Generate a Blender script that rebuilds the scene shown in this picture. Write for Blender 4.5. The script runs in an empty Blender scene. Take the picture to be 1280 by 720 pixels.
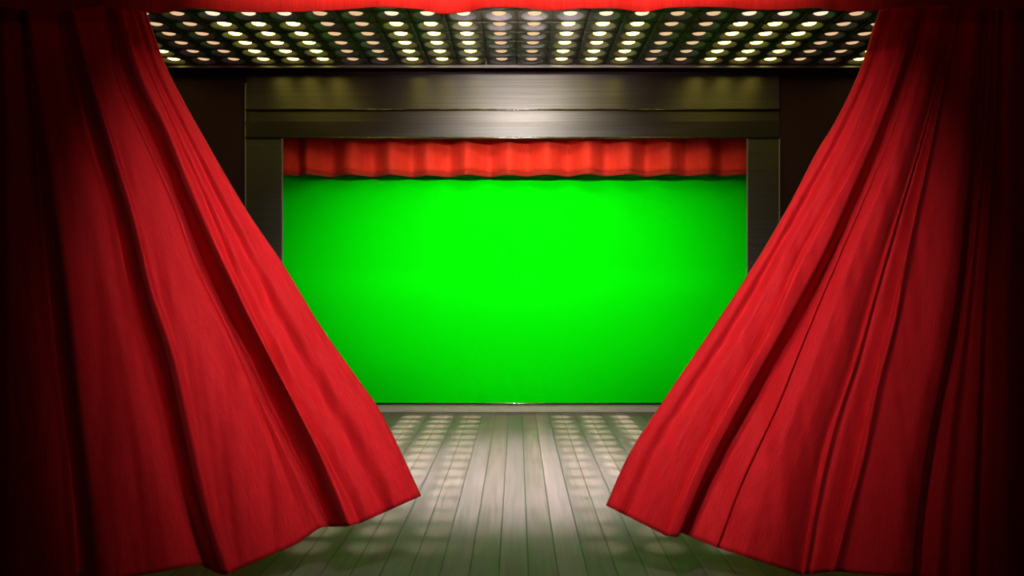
import bpy, bmesh, math, random
from mathutils import Vector, noise
random.seed(4)
sc = bpy.context.scene
col = sc.collection

# ------------------------------------------------------------------ helpers
F, CX, CY, EYE = 1000.0, 646.0, 358.0, 1.6          # focal length in pixels, vanishing point, eye height
def at(px, py, Y):
    return Vector(((px - CX) * Y / F, Y, EYE + (CY - py) * Y / F))

def obj(name, me, mat=None, parent=None, smooth=False, loc=None):
    if isinstance(me, bmesh.types.BMesh):
        m = bpy.data.meshes.new(name); me.to_mesh(m); me.free(); me = m
    if smooth:
        for p in me.polygons: p.use_smooth = True
    o = bpy.data.objects.new(name, me); col.objects.link(o)
    if mat and not me.materials: me.materials.append(mat)
    if parent: o.parent = parent
    if loc: o.location = loc
    return o

def tag(o, label, cat, group=None):
    o['label'] = label; o['category'] = cat
    if group: o['group'] = group
    return o

def empty(name, loc=(0, 0, 0)):
    o = bpy.data.objects.new(name, None); col.objects.link(o); o.location = loc
    o.empty_display_size = .2
    return o

def box(bm, x0, x1, y0, y1, z0, z1, bevel=0):
    t = bmesh.new()
    r = bmesh.ops.create_cube(t, size=1)
    for v in r['verts']:
        v.co = Vector((x0 + (v.co.x + .5) * (x1 - x0), y0 + (v.co.y + .5) * (y1 - y0), z0 + (v.co.z + .5) * (z1 - z0)))
    if bevel:
        bmesh.ops.bevel(t, geom=t.edges[:], offset=bevel, segments=2, affect='EDGES', profile=.5)
    m = bpy.data.meshes.new('t'); t.to_mesh(m); t.free(); bm.from_mesh(m); bpy.data.meshes.remove(m)
    return bm

def extrude_profile(pts, x0, x1):
    """closed profile of (y, z) points pushed along X"""
    bm = bmesh.new()
    a = [bm.verts.new((x0, y, z)) for y, z in pts]
    b = [bm.verts.new((x1, y, z)) for y, z in pts]
    n = len(pts)
    for i in range(n):
        bm.faces.new((a[i], a[(i + 1) % n], b[(i + 1) % n], b[i]))
    bm.faces.new(a[::-1]); bm.faces.new(b)
    bmesh.ops.recalc_face_normals(bm, faces=bm.faces[:])
    return bm

def pchip(xs, ys):
    n = len(xs); h = [xs[i + 1] - xs[i] for i in range(n - 1)]
    d = [(ys[i + 1] - ys[i]) / h[i] for i in range(n - 1)]
    m = [0.0] * n
    for i in range(1, n - 1):
        if d[i - 1] * d[i] > 0:
            w1 = 2 * h[i] + h[i - 1]; w2 = h[i] + 2 * h[i - 1]
            m[i] = (w1 + w2) / (w1 / d[i - 1] + w2 / d[i])
    m[0] = d[0]; m[-1] = d[-1]
    def f(x):
        if x <= xs[0]: return ys[0]
        if x >= xs[-1]: return ys[-1]
        lo = 0
        while xs[lo + 1] < x: lo += 1
        t = (x - xs[lo]) / h[lo]
        return ((2*t**3 - 3*t*t + 1) * ys[lo] + (t**3 - 2*t*t + t) * h[lo] * m[lo]
                + (-2*t**3 + 3*t*t) * ys[lo + 1] + (t**3 - t*t) * h[lo] * m[lo + 1])
    return f

# ---------------------------------------------------------------- materials
def new_mat(name):
    m = bpy.data.materials.new(name); m.use_nodes = True
    nt = m.node_tree; b = nt.nodes['Principled BSDF']
    return m, nt, b

def N(nt, kind, **kw):
    n = nt.nodes.new(kind)
    for k, v in kw.items(): setattr(n, k, v)
    return n

def M(nt, op, a, b=None, c=None):
    n = nt.nodes.new('ShaderNodeMath'); n.operation = op
    for i, v in enumerate((a, b, c)):
        if v is None: continue
        if isinstance(v, (int, float)): n.inputs[i].default_value = v
        else: nt.links.new(v, n.inputs[i])
    return n.outputs[0]

def mixc(nt, fac, a, b):
    n = nt.nodes.new('ShaderNodeMix'); n.data_type = 'RGBA'
    if isinstance(fac, (int, float)): n.inputs[0].default_value = fac
    else: nt.links.new(fac, n.inputs[0])
    for s, v in ((6, a), (7, b)):
        if isinstance(v, tuple): n.inputs[s].default_value = (*v, 1)
        else: nt.links.new(v, n.inputs[s])
    return n.outputs[2]

def ramp(nt, val, p0, p1):
    n = nt.nodes.new('ShaderNodeMapRange'); n.inputs[1].default_value = p0; n.inputs[2].default_value = p1
    nt.links.new(val, n.inputs[0]); return n.outputs[0]

def fabric(name, c0, c1, rough=.75, bump=.25, sheen=.25):
    m, nt, b = new_mat(name)
    uv = N(nt, 'ShaderNodeUVMap')
    def stretched(sx, sy, detail=3):
        mp = N(nt, 'ShaderNodeMapping'); mp.inputs['Scale'].default_value = (sx, sy, 1)
        nt.links.new(uv.outputs[0], mp.inputs[0])
        n = N(nt, 'ShaderNodeTexNoise'); n.inputs['Scale'].default_value = 1; n.inputs['Detail'].default_value = detail
        nt.links.new(mp.outputs[0], n.inputs[0]); return n.outputs[0]
    th = stretched(260, 9)                      # fine threads running down the cloth
    cr = stretched(30, 150, 2)                  # short cross weave
    st = stretched(14, .8, 2)
    f = M(nt, 'ADD', M(nt, 'MULTIPLY', th, .55), M(nt, 'ADD', M(nt, 'MULTIPLY', cr, .2), M(nt, 'MULTIPLY', st, .25)))
    f = ramp(nt, f, .38, .62)
    nt.links.new(mixc(nt, f, c0, c1), b.inputs['Base Color'])
    bp = N(nt, 'ShaderNodeBump'); bp.inputs['Strength'].default_value = bump; bp.inputs['Distance'].default_value = .002
    nt.links.new(f, bp.inputs['Height']); nt.links.new(bp.outputs[0], b.inputs['Normal'])
    b.inputs['Roughness'].default_value = rough
    b.inputs['Specular IOR Level'].default_value = .15
    b.inputs['Sheen Weight'].default_value = sheen * .4; b.inputs['Sheen Roughness'].default_value = .4
    b.inputs['Sheen Tint'].default_value = (1, .25, .22, 1)
    return m

def brushed(name, c, rough, aniso=.55, metal=1.0, streak=.12):
    m, nt, b = new_mat(name)
    tc = N(nt, 'ShaderNodeTexCoord')
    mp = N(nt, 'ShaderNodeMapping'); mp.inputs['Scale'].default_value = (.9, 60, 110)
    nt.links.new(tc.outputs['Object'], mp.inputs[0])
    n = N(nt, 'ShaderNodeTexNoise'); n.inputs['Scale'].default_value = 1; n.inputs['Detail'].default_value = 4
    nt.links.new(mp.outputs[0], n.inputs[0])
    f = ramp(nt, n.outputs[0], .3, .7)
    lo = tuple(x * (1 - streak * 2) for x in c); hi = tuple(min(1, x * (1 + streak)) for x in c)
    nt.links.new(mixc(nt, f, lo, hi), b.inputs['Base Color'])
    b.inputs['Metallic'].default_value = metal
    nt.links.new(M(nt, 'MULTIPLY_ADD', f, .06, rough - .03), b.inputs['Roughness'])
    b.inputs['Anisotropic'].default_value = aniso; b.inputs['Anisotropic Rotation'].default_value = .25
    tg = N(nt, 'ShaderNodeTangent', direction_type='RADIAL', axis='X') if False else None
    return m

def plain(name, c, rough=.6, spec=.4, metal=0, var=.15, scale=6):
    m, nt, b = new_mat(name)
    tc = N(nt, 'ShaderNodeTexCoord')
    n = N(nt, 'ShaderNodeTexNoise'); n.inputs['Scale'].default_value = scale; n.inputs['Detail'].default_value = 4
    nt.links.new(tc.outputs['Object'], n.inputs[0])
    nt.links.new(mixc(nt, n.outputs[0], tuple(x * (1 - var) for x in c), tuple(min(1, x * (1 + var)) for x in c)), b.inputs['Base Color'])
    b.inputs['Roughness'].default_value = rough; b.inputs['Specular IOR Level'].default_value = spec
    b.inputs['Metallic'].default_value = metal
    return m

def emit(name, c, s):
    m, nt, b = new_mat(name)
    b.inputs['Base Color'].default_value = (.12, .09, .05, 1)
    b.inputs['Emission Color'].default_value = (*c, 1); b.inputs['Emission Strength'].default_value = s
    b.inputs['Roughness'].default_value = .3
    return m

def floor_mat():
    m, nt, b = new_mat('floor_boards')
    tc = N(nt, 'ShaderNodeTexCoord'); sp = N(nt, 'ShaderNodeSeparateXYZ')
    nt.links.new(tc.outputs['Object'], sp.inputs[0])
    u = M(nt, 'DIVIDE', M(nt, 'ADD', sp.outputs[0], .1 + 16.5), .165)
    idx = M(nt, 'FLOOR', u); fr = M(nt, 'FRACT', u)
    wn = N(nt, 'ShaderNodeTexWhiteNoise', noise_dimensions='1D'); nt.links.new(idx, wn.inputs['W'])
    cb = N(nt, 'ShaderNodeCombineXYZ')
    nt.links.new(M(nt, 'MULTIPLY', sp.outputs[0], 38), cb.inputs[0])
    nt.links.new(M(nt, 'MULTIPLY', sp.outputs[1], 1.6), cb.inputs[1])
    nt.links.new(M(nt, 'MULTIPLY', wn.outputs[0], 40), cb.inputs[2])
    g = N(nt, 'ShaderNodeTexNoise'); g.inputs['Scale'].default_value = 1; g.inputs['Detail'].default_value = 6; g.inputs['Distortion'].default_value = .5
    nt.links.new(cb.outputs[0], g.inputs[0])
    # small dark checks and pits, more of them on some boards
    cb2 = N(nt, 'ShaderNodeCombineXYZ')
    nt.links.new(M(nt, 'MULTIPLY', sp.outputs[0], 60), cb2.inputs[0])
    nt.links.new(M(nt, 'MULTIPLY', sp.outputs[1], 14), cb2.inputs[1])
    nt.links.new(idx, cb2.inputs[2])
    k = N(nt, 'ShaderNodeTexNoise'); k.inputs['Scale'].default_value = 1; k.inputs['Detail'].default_value = 2
    nt.links.new(cb2.outputs[0], k.inputs[0])
    pit = M(nt, 'MULTIPLY', ramp(nt, k.outputs[0], .66, .74), ramp(nt, wn.outputs[0], .35, .9))
    tone = M(nt, 'ADD', M(nt, 'MULTIPLY', wn.outputs[0], .5), M(nt, 'MULTIPLY', ramp(nt, g.outputs[0], .3, .7), .5))
    c = mixc(nt, tone, (.046, .032, .032), (.130, .094, .100))
    c = mixc(nt, M(nt, 'MULTIPLY', pit, .6), c, (.05, .035, .028))
    edge = M(nt, 'MINIMUM', fr, M(nt, 'SUBTRACT', 1.0, fr))
    seam = ramp(nt, edge, .034, .012)
    c = mixc(nt, M(nt, 'MULTIPLY', seam, .92), c, (.012, .009, .008))
    nt.links.new(c, b.inputs['Base Color'])
    nt.links.new(M(nt, 'MULTIPLY_ADD', g.outputs[0], .16, .42), b.inputs['Roughness'])
    b.inputs['Specular IOR Level'].default_value = .16
    bp = N(nt, 'ShaderNodeBump'); bp.inputs['Strength'].default_value = .35; bp.inputs['Distance'].default_value = .003
    nt.links.new(M(nt, 'SUBTRACT', M(nt, 'MULTIPLY', g.outputs[0], .3), M(nt, 'ADD', seam, M(nt, 'MULTIPLY', pit, .3))), bp.inputs['Height'])
    nt.links.new(bp.outputs[0], b.inputs['Normal'])
    return m

MAT = dict(
    curtain=fabric('red_curtain_cloth', (.50, .006, .010), (.70, .013, .018)),
    valance=fabric('red_valance_cloth', (.62, .011, .008), (.86, .022, .013)),
    inner=fabric('orange_red_valance_cloth', (.66, .028, .010), (.88, .042, .016), bump=.1),
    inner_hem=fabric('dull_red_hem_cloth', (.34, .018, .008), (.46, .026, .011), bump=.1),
    beam=brushed('brushed_metal', (.155, .138, .125), .44),
    post=brushed('dark_brushed_metal', (.11, .10, .08), .42, aniso=.3, metal=.7),
    bead=plain('polished_black_metal', (.30, .29, .27), .14, metal=1, var=.02),
    edge=plain('pale_metal_edge', (.30, .26, .22), .45, metal=.3),  # paler than the posts; on their edges the tone stands in for highlights
    sill=plain('grey_sill_metal', (.36, .38, .27), .5, scale=20),
    wall=plain('dark_brown_wall_paint', (.036, .012, .015), .8, spec=.2, var=.2, scale=2),
    black=plain('black_paint', (.008, .007, .007), .9, spec=.1),
    green=plain('green_screen_cloth', (.0015, .80, .0015), .95, spec=0, var=.0),
    dish=plain('satin_reflector', (.17, .135, .155), .45, spec=.5, var=.03),
    plate=plain('dark_bronze_reflector', (.06, .042, .036), .5, spec=.2, var=.05),
    bulb_hi=emit('bright_cream_lamp', (1, .88, .16), 7.5),
    bulb_mid=emit('soft_cream_lamp', (1, .80, .55), 1.15),
    bulb_lo=emit('dim_amber_lamp', (1, .62, .34), .82),
    floor=floor_mat(),
)

# ------------------------------------------------------------- room shell
YB = 10.19            # front plane of the portal
ZC = 4.36             # ceiling height
XW = 6.4
def struct(name, bm, mat):
    o = obj(name, bm, mat); o['kind'] = 'structure'; return o
struct('floor', box(bmesh.new(), -XW, XW, 1.2, 11.4, -.12, 0), MAT['floor'])
struct('ceiling', box(bmesh.new(), -XW, XW, 3.6, 11.4, ZC + .056, ZC + .16), MAT['black'])
struct('wall_left', box(bmesh.new(), -XW - .12, -XW, 3.6, 11.4, 0, ZC + .04), MAT['wall'])
struct('wall_right', box(bmesh.new(), XW, XW + .12, 3.6, 11.4, 0, ZC + .04), MAT['wall'])
XL, XLi, XR, XRi = at(307, 0, YB).x, at(353, 0, YB).x, at(974, 0, YB).x, at(934, 0, YB).x
struct('wall_back_left', box(bmesh.new(), -XW, XL, YB + .035, YB + .2, 0, ZC + .04), MAT['wall'])
struct('wall_back_right', box(bmesh.new(), XR, XW, YB + .035, YB + .2, 0, ZC + .04), MAT['wall'])
struct('wall_back_top', box(bmesh.new(), XL, XR, YB + .035, YB + .2, 3.58, ZC + .04), MAT['wall'])
struct('wall_front_left', box(bmesh.new(), -XW, -3.2, 4.72, 4.84, 0, ZC + .04), MAT['black'])
struct('wall_front_right', box(bmesh.new(), 3.2, XW, 4.72, 4.84, 0, ZC + .04), MAT['black'])
struct('wall_alcove', box(bmesh.new(), -3.6, 3.6, 11.28, 11.4, 0, ZC + .04), MAT['black'])
# narrow metal lip where the ceiling panels end
struct('trim_1', box(bmesh.new(), -XW, XW, YB - .21, YB - .185, ZC - .03, ZC + .04, .006), MAT['edge'])

# ------------------------------------------------------------ portal frame
portal = tag(empty('stage_portal', (0, YB, 0)),
             'brushed metal portal frame with stepped header around the green screen opening', 'frame')
def P(name, bm, mat, smooth=False):
    o = obj(name, bm, mat, portal, smooth); o.location = (0, -YB, 0); return o
def zy(py, Y=YB): return at(0, py, Y).z
y0 = YB
P('upper_beam', extrude_profile([(y0 + .004, zy(93)), (y0, zy(136.6)), (y0 + .03, zy(137)), (y0 + .03, zy(93))], XL, XR), MAT['beam'])
P('lower_beam', extrude_profile([(y0 + .03, zy(138)), (y0 + .012, zy(138.2)), (y0 + .03 - .006, zy(152)), (y0 - .022, zy(152.2)),
                                 (y0 + .016, zy(171)), (y0 + .12, zy(171)), (y0 + .12, zy(165)), (y0 + .03, zy(165))], XL, XR), MAT['beam'])
def bead(name, py, r, x0, x1, Y):
    pts = [(Y - r * .5 + r * math.cos(a), zy(py) + r * math.sin(a)) for a in [2 * math.pi * i / 12 for i in range(12)]]
    return P(name, extrude_profile(pts, x0, x1), MAT['bead'], True)
bead('bead_strip', 137.2, .011, XL, XR, YB)
bead('bead_strip', 172.3, .012, XL, XR, YB)
for xa, xb in ((XL, XLi), (XRi, XR)):
    P('side_post', box(bmesh.new(), xa, xb, YB, YB + .03, 0, zy(173.2), .004), MAT['post'])
for x in (XL, XLi, XRi, XR):
    P('edge_highlight_strip', box(bmesh.new(), x - .007, x + .007, YB - .012, YB + .006, .1, zy(104 if x == XL else 173.2)), MAT['edge'])  # thin pale strips draw the highlights along the post edges as colour
P('sill', box(bmesh.new(), XLi, XRi, YB - .012, YB + .03, 0, zy(505.5), .004), MAT['sill'])
bead('bead_strip', 504.4, .013, XLi, XRi, YB - .008)

screen = obj('green_screen', box(bmesh.new(), -3.3, 3.3, 10.86, 10.9, 0, 4.2), MAT['green'])
tag(screen, 'plain bright green screen filling the portal opening behind the floor', 'screen')

# ------------------------------------------------------------ drapes
def cloth_mesh(rows, name):
    """rows[v][u] = Vector; UVs in metres of cloth"""
    bm = bmesh.new(); nv, nu = len(rows), len(rows[0])
    vs = [[bm.verts.new(p) for p in r] for r in rows]
    uvl = bm.loops.layers.uv.new('UVMap')
    mid = rows[nv // 2]; U = [0]
    for i in range(1, nu): U.append(U[-1] + (mid[i] - mid[i - 1]).length)
    V = [0]
    for j in range(1, nv): V.append(V[-1] + (rows[j][nu // 2] - rows[j - 1][nu // 2]).length)
    for j in range(nv - 1):
        for i in range(nu - 1):
            f = bm.faces.new((vs[j][i], vs[j][i + 1], vs[j + 1][i + 1], vs[j + 1][i]))
            for l, (a, b) in zip(f.loops, ((j, i), (j, i + 1), (j + 1, i + 1), (j + 1, i))):
                l[uvl].uv = (U[b], V[a])
    return bm

def drape(name, lines, Y0, label, seed):
    """lines: (path [(px,py)...] from under the valance to the hem, depth towards the viewer)"""
    fs = []
    for path, d in lines:
        ys = [p[1] for p in path]
        fs.append((pchip(ys, [p[0] for p in path]), ys[0], ys[-1], d))
    sub, nv = 12, 110
    n = len(fs); rows = []
    idx = [i for i in range(n)]
    for j in range(nv + 1):
        v = j / nv
        X, Yp, D = [], [], []
        for f, a, b, d in fs:
            py = a + (b - a) * v
            X.append(f(py)); Yp.append(py); D.append(d)
        fx, fy, fd = pchip(idx, X), pchip(idx, Yp), pchip(idx, D)
        r = []
        for i in range((n - 1) * sub + 1):
            u = i / sub; px, py = fx(u), fy(u)
            amp = .40 + .60 * min(1, max(0, (py - 10) / 330)) ** .8
            s = noise.noise(Vector((px * .028 + seed, py * .0022, seed)))
            s2 = noise.noise(Vector((px * .075 + seed - py * .01, py * .004, seed + 3)))
            d = fd(u) * amp + .032 * s * amp + .010 * s2
            r.append(at(px, py, Y0 - d))
        rows.append(r)
    # the heading above the visible part hangs straight up to the ceiling behind the valance
    top = rows[0]
    head = [[Vector((p.x, p.y, ZC + .02 - (ZC + .02 - p.z) * k / 6)) for p in top] for k in range(6)]
    bm = cloth_mesh(head + rows, name)
    bmesh.ops.recalc_face_normals(bm, faces=bm.faces[:])
    o = obj(name, bm, MAT['curtain'], smooth=True)
    so = o.modifiers.new('thickness', 'SOLIDIFY'); so.thickness = .006; so.offset = 0
    tag(o, label, 'curtain', None)
    return o

def lerp_path(a, b, t):
    """path between two paths, at fraction t"""
    A = pchip([p[1] for p in a], [p[0] for p in a]); B = pchip([p[1] for p in b], [p[0] for p in b])
    ya, yb = a[-1][1], b[-1][1]; out = []
    for k in range(9):
        s = k / 8; pa = a[0][1] + (ya - a[0][1]) * s; pb = b[0][1] + (yb - b[0][1]) * s
        out.append((A(pa) * (1 - t) + B(pb) * t, pa * (1 - t) + pb * t))
    return out
T = 8
A1 = [(4, T), (8, 120), (10, 240), (14, 480), (18, 727)]
A2 = [(24, T), (33, 120), (42, 240), (50, 360), (65, 480), (78, 600), (85, 726)]
B = [(34, T), (50, 120), (68, 240), (85, 360), (100, 480), (115, 600), (130, 727)]
Cc = [(66, T), (85, 100), (104, 180), (125, 240), (150, 360), (185, 480), (215, 600), (248, 706)]
D = [(88, T), (98, 40), (118, 120), (157, 240), (186, 360), (223, 480), (246, 600), (281, 719)]
E = [(128, T), (150, 120), (170, 160), (207, 240), (253, 360), (278, 409), (315, 493), (342, 575), (368, 681)]
E2 = [(131, T), (154, 120), (175, 160), (212, 240), (258, 360), (284, 409), (322, 493), (350, 550), (380, 610), (404, 658)]
Fr = [(146, T), (150, 40), (187, 120), (214, 180), (237, 240), (292, 360), (312, 400), (360, 490), (395, 560), (419, 620), (434, 658)]
G = [(160, T), (165, 40), (200, 120), (225, 180), (252, 240), (302, 360), (325, 409), (373, 511), (413, 578), (450, 654)]
H = [(180, T), (184, 20), (208, 85), (230, 128), (258, 178), (307, 262), (353, 330), (400, 407), (450, 478), (470, 506), (490, 543), (510, 585), (526, 620)]
def vline(x, y=729): return [(x, T), (x - 2, 300), (x - 4, y)]
left = [(vline(-190), -.05), (vline(-165), .07), (vline(-120), -.03), (vline(-105), -.10), (vline(-80), .08), (vline(-30), -.02), (vline(-14), -.09),
        (A1, .09), (lerp_path(A1, A2, .55), .05), (A2, -.01), (lerp_path(A2, B, .35), -.11),
        (B, .13), (lerp_path(B, Cc, .35), .09), (lerp_path(B, Cc, .7), .07), (Cc, .0), (lerp_path(Cc, D, .35), -.10),
        (lerp_path(Cc, D, .92), .12), (lerp_path(D, E, .05), .15), (lerp_path(D, E, .17), .115), (lerp_path(D, E, .45), .10), (lerp_path(D, E, .8), .055),
        (E, .03), (lerp_path(E, E2, .45), .0), (lerp_path(E, E2, .95), .01), (lerp_path(E2, Fr, .3), -.10),
        (lerp_path(E2, Fr, .93), .13), (lerp_path(Fr, G, .3), .165), (G, .11), (lerp_path(G, H, .15), .12), (lerp_path(G, H, .40), .062),
        (lerp_path(G, H, .60), .082), (lerp_path(G, H, .88), .03), (lerp_path(G, H, .96), .025), (H, -.01)]
drape('stage_curtain', left, 4.35, 'long red stage curtain on the left side, swept open with hem lifted toward the centre', 3.1)

rH = [(1101, T), (1099, 15), (1092, 35), (1081, 72), (1067, 107), (1040, 160), (1026, 182), (986, 258), (933, 347), (898, 400), (829, 502), (784, 573), (758, 632)]
R1 = [(1136, T), (1128, 40), (1112, 85), (1077, 180), (1033, 260), (1000, 317), (962, 404), (909, 502), (869, 578), (834, 670)]
R1b = [(1143, T), (1139, 30), (1126, 80), (1097, 160), (1063, 237), (1030, 310), (980, 404), (926, 502), (884, 582), (846, 671)]
Rv = [(1152, T), (1148, 40), (1136, 80), (1108, 160), (1076, 237), (1044, 310), (997, 404), (938, 502), (893, 582), (851, 666)]
R2 = [(1158, T), (1155, 40), (1143, 80), (1117, 160), (1085, 237), (1058, 300), (1015, 400), (974, 505), (930, 600), (898, 685)]
R3 = [(1187, T), (1184, 40), (1173, 90), (1157, 148), (1134, 226), (1111, 296), (1080, 400), (1058, 476), (1027, 569), (1001, 718)]
R4 = [(1196, T), (1193, 40), (1182, 90), (1171, 144), (1151, 237), (1132, 323), (1118, 400), (1096, 484), (1080, 564), (1058, 649), (1042, 714)]
R5 = [(1230, T), (1224, 120), (1212, 257), (1196, 400), (1173, 511), (1155, 622), (1147, 722)]
R6 = [(1240, T), (1234, 120), (1222, 257), (1205, 410), (1185, 555), (1170, 724)]
R7 = [(1250, T), (1246, 120), (1240, 257), (1232, 400), (1228, 555), (1222, 726)]
L = lerp_path
right = [(rH, -.01), (L(rH, R1, .03), .03), (L(rH, R1, .18), .055), (L(rH, R1, .34), .035), (L(rH, R1, .62), .10), (L(rH, R1, .84), .105), (R1, .095),
         (L(R1, R1b, .35), .14), (R1b, .13), (Rv, -.045), (L(Rv, R2, .5), .01), (L(Rv, R2, .93), .055), (R2, .03), (L(R2, R3, .1), .055),
         (L(R2, R3, .35), .10), (L(R2, R3, .6), .10), (L(R2, R3, .85), .07), (R3, .03), (L(R3, R4, .1), .055), (L(R3, R4, .25), .02), (L(R3, R4, .4), .03), (L(R3, R4, .85), .01),
         (R4, .06), (L(R4, R5, .12), .015), (L(R4, R5, .4), .03), (L(R4, R5, .75), .075), (L(R4, R5, .92), .06), (R5, -.07), (R6, .01), (L(R6, R7, .3), -.02), (L(R6, R7, .8), .03), (R7, -.05),
         (vline(1262), .04), (vline(1300), -.06), (vline(1330), .07), (vline(1365), -.05), (vline(1395), .08), (vline(1450), -.06), (vline(1480), .05)]
drape('stage_curtain', right, 4.35, 'long red stage curtain on the right side, pulled aside with hem lifted toward the centre', 8.6)

# ---- big valance across the top, nearest to the viewer
vb = [(-220, 12), (-170, 8), (-110, 13), (-60, 9), (0, 9.5), (45, 12), (95, 12), (132, 8.3), (175, 14), (200, 16.3), (240, 11), (280, 13.5), (318, 15.8), (400, 14), (440, 12),
      (480, 9), (517, 11), (555, 17), (585, 15), (605, 10.7), (630, 9.3), (655, 11), (685, 13), (705, 12.6), (730, 10.6), (767, 11), (803, 15.5), (837, 10), (875, 8.8),
      (900, 9.5), (925, 11), (962, 12.5), (1000, 11), (1025, 10.4), (1050, 14), (1075, 14.5), (1100, 12.5), (1125, 11), (1172, 9), (1220, 11), (1280, 10), (1340, 13), (1400, 9), (1470, 12)]
f = pchip([p[0] for p in vb], [p[1] for p in vb])
ZV = EYE + (CY - 12) * 4.0 / F
rows = []
NU = 620
for k in range(14):
    t = k / 13; r = []
    for i in range(NU + 1):
        px = -220 + 1690 * i / NU
        Y = (ZV - EYE) * F / (CY - f(px))
        Y += .012 * noise.noise(Vector((px * .03, t * .5, 2)))
        Yt = 4.0 + (Y - 4.0) * (.55 + .45 * t)
        p = at(px, 0, Y)
        r.append(Vector((p.x, Yt, ZC + .03 + (ZV - ZC - .03) * t)))
    rows.append(r)
o = obj('top_valance', cloth_mesh(rows, 'v'), MAT['valance'], smooth=True)
so = o.modifiers.new('thickness', 'SOLIDIFY'); so.thickness = .006
tag(o, 'wide red valance with a wavy hem running across the very top above both curtains', 'valance')

# ---- short orange-red valance in the portal
ib = [(340, 220), (354, 218.6), (373, 219.8), (387, 218), (412, 221.4), (441, 218), (464, 221.4), (490, 218.4), (513, 221.4), (536, 219), (560, 221.4), (584, 218.4), (612, 221.4),
      (636, 218.4), (659, 220.6), (684, 218), (710, 220.8), (734, 217.6), (758, 220.4), (783, 218), (809, 220.8), (834, 218), (858, 220.2), (882, 218), (903, 220.2), (920, 218.6), (948, 218)]
g = pchip([p[0] for p in ib], [p[1] for p in ib])
YI = 10.55
ZI = EYE + (CY - 219.6) * YI / F
def inner_row(z, amp=1.0, off=0.0):
    r = []
    for i in range(521):
        px = 343 + 603 * i / 520
        Y = YI + ((ZI - EYE) * F / (CY - g(px)) - YI) * 1.05 * amp
        Y += .02 * noise.noise(Vector((px * .06, z * .4, 5)))
        r.append(Vector(((px - CX) * YI / F, Y + off, z)))
    return r
vz = tag(empty('portal_valance', (0, YI, ZI)), 'short pleated orange-red valance hanging under the metal header over the green screen', 'valance')
ZT = 3.66
zh = ZI + .058
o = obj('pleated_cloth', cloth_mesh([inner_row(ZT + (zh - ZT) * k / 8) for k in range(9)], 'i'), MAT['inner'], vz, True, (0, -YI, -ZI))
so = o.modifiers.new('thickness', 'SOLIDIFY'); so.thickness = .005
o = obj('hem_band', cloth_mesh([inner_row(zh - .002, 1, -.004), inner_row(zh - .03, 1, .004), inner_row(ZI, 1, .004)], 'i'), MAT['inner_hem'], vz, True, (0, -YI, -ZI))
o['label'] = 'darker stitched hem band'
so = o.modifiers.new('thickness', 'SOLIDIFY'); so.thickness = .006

# ------------------------------------------------------------ ceiling lamps
PX, PY = .3655, .3265
def plate_mesh():
    bm = bmesh.new(); seg = 48
    def prof(r):      # depth of the dish above the panel face
        t = min(1, max(0, (.146 - r) / .074)); return .040 * (t * t * (3 - 2 * t)) ** .8
    rings = []
    for r in (.073, .08, .088, .096, .104, .112, .12, .13, .138, .146, .158):
        rings.append([bm.verts.new((r * math.cos(2*math.pi*i/seg), r * math.sin(2*math.pi*i/seg), prof(r))) for i in range(seg)])
    sq = []
    for i in range(seg):
        a = 2 * math.pi * i / seg; c, s = math.cos(a), math.sin(a)
        k = min((PX / 2 - .0008) / max(abs(c), 1e-6), (PY / 2 - .0008) / max(abs(s), 1e-6))
        sq.append(bm.verts.new((c * k, s * k, 0)))
    rings.append(sq)
    up = [bm.verts.new((v.co.x, v.co.y, .052)) for v in sq]; rings.append(up)
    for a, b in zip(rings, rings[1:]):
        for i in range(seg):
            bm.faces.new((a[i], a[(i + 1) % seg], b[(i + 1) % seg], b[i]))
    bm.faces.new(rings[0])
    bmesh.ops.recalc_face_normals(bm, faces=bm.faces[:])
    me = bpy.data.meshes.new('reflector_plate'); bm.to_mesh(me); bm.free()
    for p in me.polygons: p.use_smooth = len(p.vertices) == 4 and abs(p.normal.z) > .3
    me.materials.append(MAT['plate']); me.materials.append(MAT['dish'])
    for p in me.polygons:
        if len(p.vertices) == 4 and math.hypot(p.center.x, p.center.y) < .140 and p.center.z < .041: p.material_index = 1
    return me
def bulb_mesh(mat):
    bm = bmesh.new(); seg = 32; R = .072; rings = []
    for k in range(1, 6):
        a = k / 5 * math.pi / 2
        rings.append([bm.verts.new((R * math.sin(a) * math.cos(2*math.pi*i/seg), R * math.sin(a) * math.sin(2*math.pi*i/seg), .040 - .024 * math.cos(a))) for i in range(seg)])
    c = bm.verts.new((0, 0, .016))
    for i in range(seg): bm.faces.new((c, rings[0][(i + 1) % seg], rings[0][i]))
    for a, b in zip(rings, rings[1:]):
        for i in range(seg): bm.faces.new((a[i], a[(i + 1) % seg], b[(i + 1) % seg], b[i]))
    bm.normal_update()
    me = bpy.data.meshes.new('bulb'); bm.to_mesh(me); bm.free()
    for p in me.polygons: p.use_smooth = True
    me.materials.append(mat); return me
plate = plate_mesh(); bulbs = {k: bulb_mesh(MAT['bulb_' + k]) for k in ('hi', 'mid', 'lo')}
ORD = ['first', 'second', 'third', 'fourth', 'fifth', 'sixth', 'seventh', 'eighth', 'ninth', 'tenth', 'eleventh', 'twelfth', 'thirteenth', 'fourteenth', 'fifteenth', 'sixteenth']
def is_bright(k): return (abs(k) - 1) % 5 in (1, 2, 3)
spot_data = {}
def pool(kind):
    if kind not in spot_data:
        s = bpy.data.lights.new('downlight_beam_' + kind, 'SPOT')
        s.spot_size = math.radians(4.3); s.spot_blend = 1; s.shadow_soft_size = .02
        s.energy = {'h': 2700, 'l': 1200}[kind[0]] * (int(kind.split('_')[1]) / 100 if '_' in kind else 1); s.color = {'h': (1, .95, .64), 'l': (1, .80, .48)}[kind[0]]
        spot_data[kind] = s
    return spot_data[kind]
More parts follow.
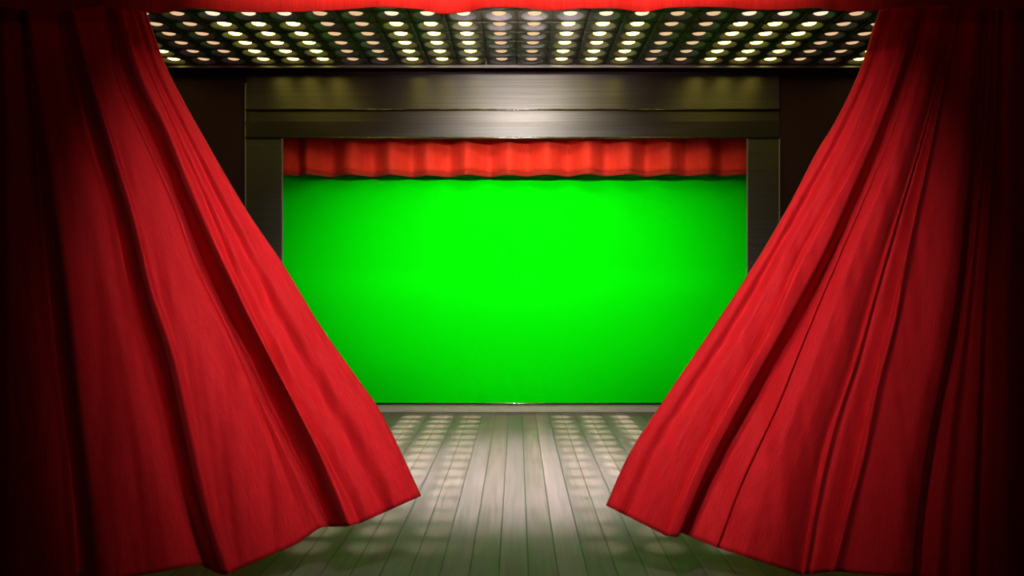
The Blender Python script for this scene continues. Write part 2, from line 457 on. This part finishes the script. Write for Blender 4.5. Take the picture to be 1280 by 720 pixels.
Y_LAST = 9.805
for r in range(16):
    y = Y_LAST - r * PY
    for k in range(-13, 14):
        if k == 0 or (r > 6 and abs(k) > 6): continue
        x = (abs(k) - .5) * PX * (1 if k > 0 else -1)
        hi = is_bright(k)
        kind = 'hi' if hi else 'lo'
        bk = ('mid' if r == 5 else 'hi') if hi else 'lo'
        e = empty('ceiling_downlight', (x, y, ZC - .0)); e.empty_display_size = .05
        row = 'in the ceiling row nearest the header' if r == 0 else 'in the %s ceiling row from the header' % ORD[r]
        tag(e, '%s round downlight %s, %s %s of centre' % ('bright cream' if hi else 'dim amber', row, ORD[abs(k) - 1], 'left' if k < 0 else 'right'),
            'ceiling light', 'round downlights in the ceiling panels')
        a = bpy.data.objects.new('reflector_plate', plate); col.objects.link(a); a.parent = e
        b = bpy.data.objects.new('bulb', bulbs[bk]); col.objects.link(b); b.parent = e
        if 2 <= abs(k) <= 4 or abs(k) == 1:
            s = bpy.data.objects.new('downlight_beam', pool(kind + {11: '_78', 12: '_58', 13: '_42', 14: '_30', 15: '_20'}.get(r, ''))); col.objects.link(s); s.location = (x, y, ZC - .012)

# ------------------------------------------------------------ lights
def spot(name, loc, target, size, blend, energy, color=(1, 1, 1), soft=.05, sx=1, sy=1, roll=0):
    l = bpy.data.lights.new(name, 'SPOT'); l.spot_size = math.radians(size); l.spot_blend = blend
    l.energy = energy; l.color = color; l.shadow_soft_size = soft
    o = bpy.data.objects.new(name, l); col.objects.link(o); o.location = loc
    o.rotation_euler = (Vector(target) - Vector(loc)).to_track_quat('-Z', 'Y').to_euler()
    o.rotation_euler.rotate_axis('Z', math.radians(roll))
    o.scale = (sx, sy, 1)
    return o
LW = (1, .95, .90)
# front-of-house spots on the two curtains, from above the audience
WF = (1, .93, .92)
for sd, nm in ((-1, 'left'), (1, 'right')):
    spot('front_spot_' + nm, (-.5 * sd, .9, 4.25), (.92 * sd, 4.35, 1.5), 43, 1, 520, WF, .05, .75, 1.2, -24 * sd)
    spot('low_spot_' + nm, (-.45 * sd, .9, 2.7), (.92 * sd, 4.35, 1.6), 45, 1, 350, WF, .05, .75, 1.2, -24 * sd)
spot('front_fill', (0, -1.0, 2.4), (0, 4.3, 1.7), 84, 1, 26, WF, .15)
spot('valance_spot', (0, .5, 3.6), (0, 4.0, 3.25), 54, 1, 1250, (1, .93, .86), .05, 1, .27)
spot('floor_spot', (0, 5.9, 4.15), (0, 6.8, 0), 38, 1, 3500, (1, .99, .97), .1, 1, 1.42)
spot('stage_fill', (0, 7.8, 4.2), (0, 7.9, 0), 84, 1, 1300, (1, .92, .80), .1)  # added soft warm fill over the floor, offsets the green bounce in shaded areas
bl = bpy.data.lights.new('border_light', 'AREA'); bl.shape = 'RECTANGLE'; bl.size = 1.2; bl.size_y = .06
bl.energy = 20; bl.color = LW; bl.spread = math.radians(112)
bo = bpy.data.objects.new('border_light', bl); col.objects.link(bo); bo.location = (.08, 7.75, 4.2)
bo.rotation_euler = (Vector((.08, 10.5, 3.4)) - bo.location).to_track_quat('-Z', 'Y').to_euler()
spot('screen_spot', (0, 5.0, 3.42), (0, 10.86, 1.86), 70, 1, 1530, (1, 1, 1), .06, 1, .60)

w = bpy.data.worlds.new('world'); sc.world = w; w.use_nodes = True
w.node_tree.nodes['Background'].inputs[0].default_value = (.9, .85, .85, 1)
w.node_tree.nodes['Background'].inputs[1].default_value = .004

# ------------------------------------------------------------ camera
cam = bpy.data.cameras.new('camera'); co = bpy.data.objects.new('camera', cam); col.objects.link(co)
cam.sensor_width = 36; cam.lens = 36 * F / 1280
co.location = (0, 0, EYE); co.rotation_euler = (math.pi / 2, 0, 0)
cam.shift_x = (640 - CX) / 1280; cam.shift_y = -(360 - CY) / 1280
cam.clip_start = .05
sc.camera = co
vs = sc.view_settings
sc.display_settings.display_device = 'sRGB'
vs.view_transform = 'Standard'; vs.look = 'None'; vs.exposure = 0; vs.gamma = 1; vs.use_curve_mapping = False
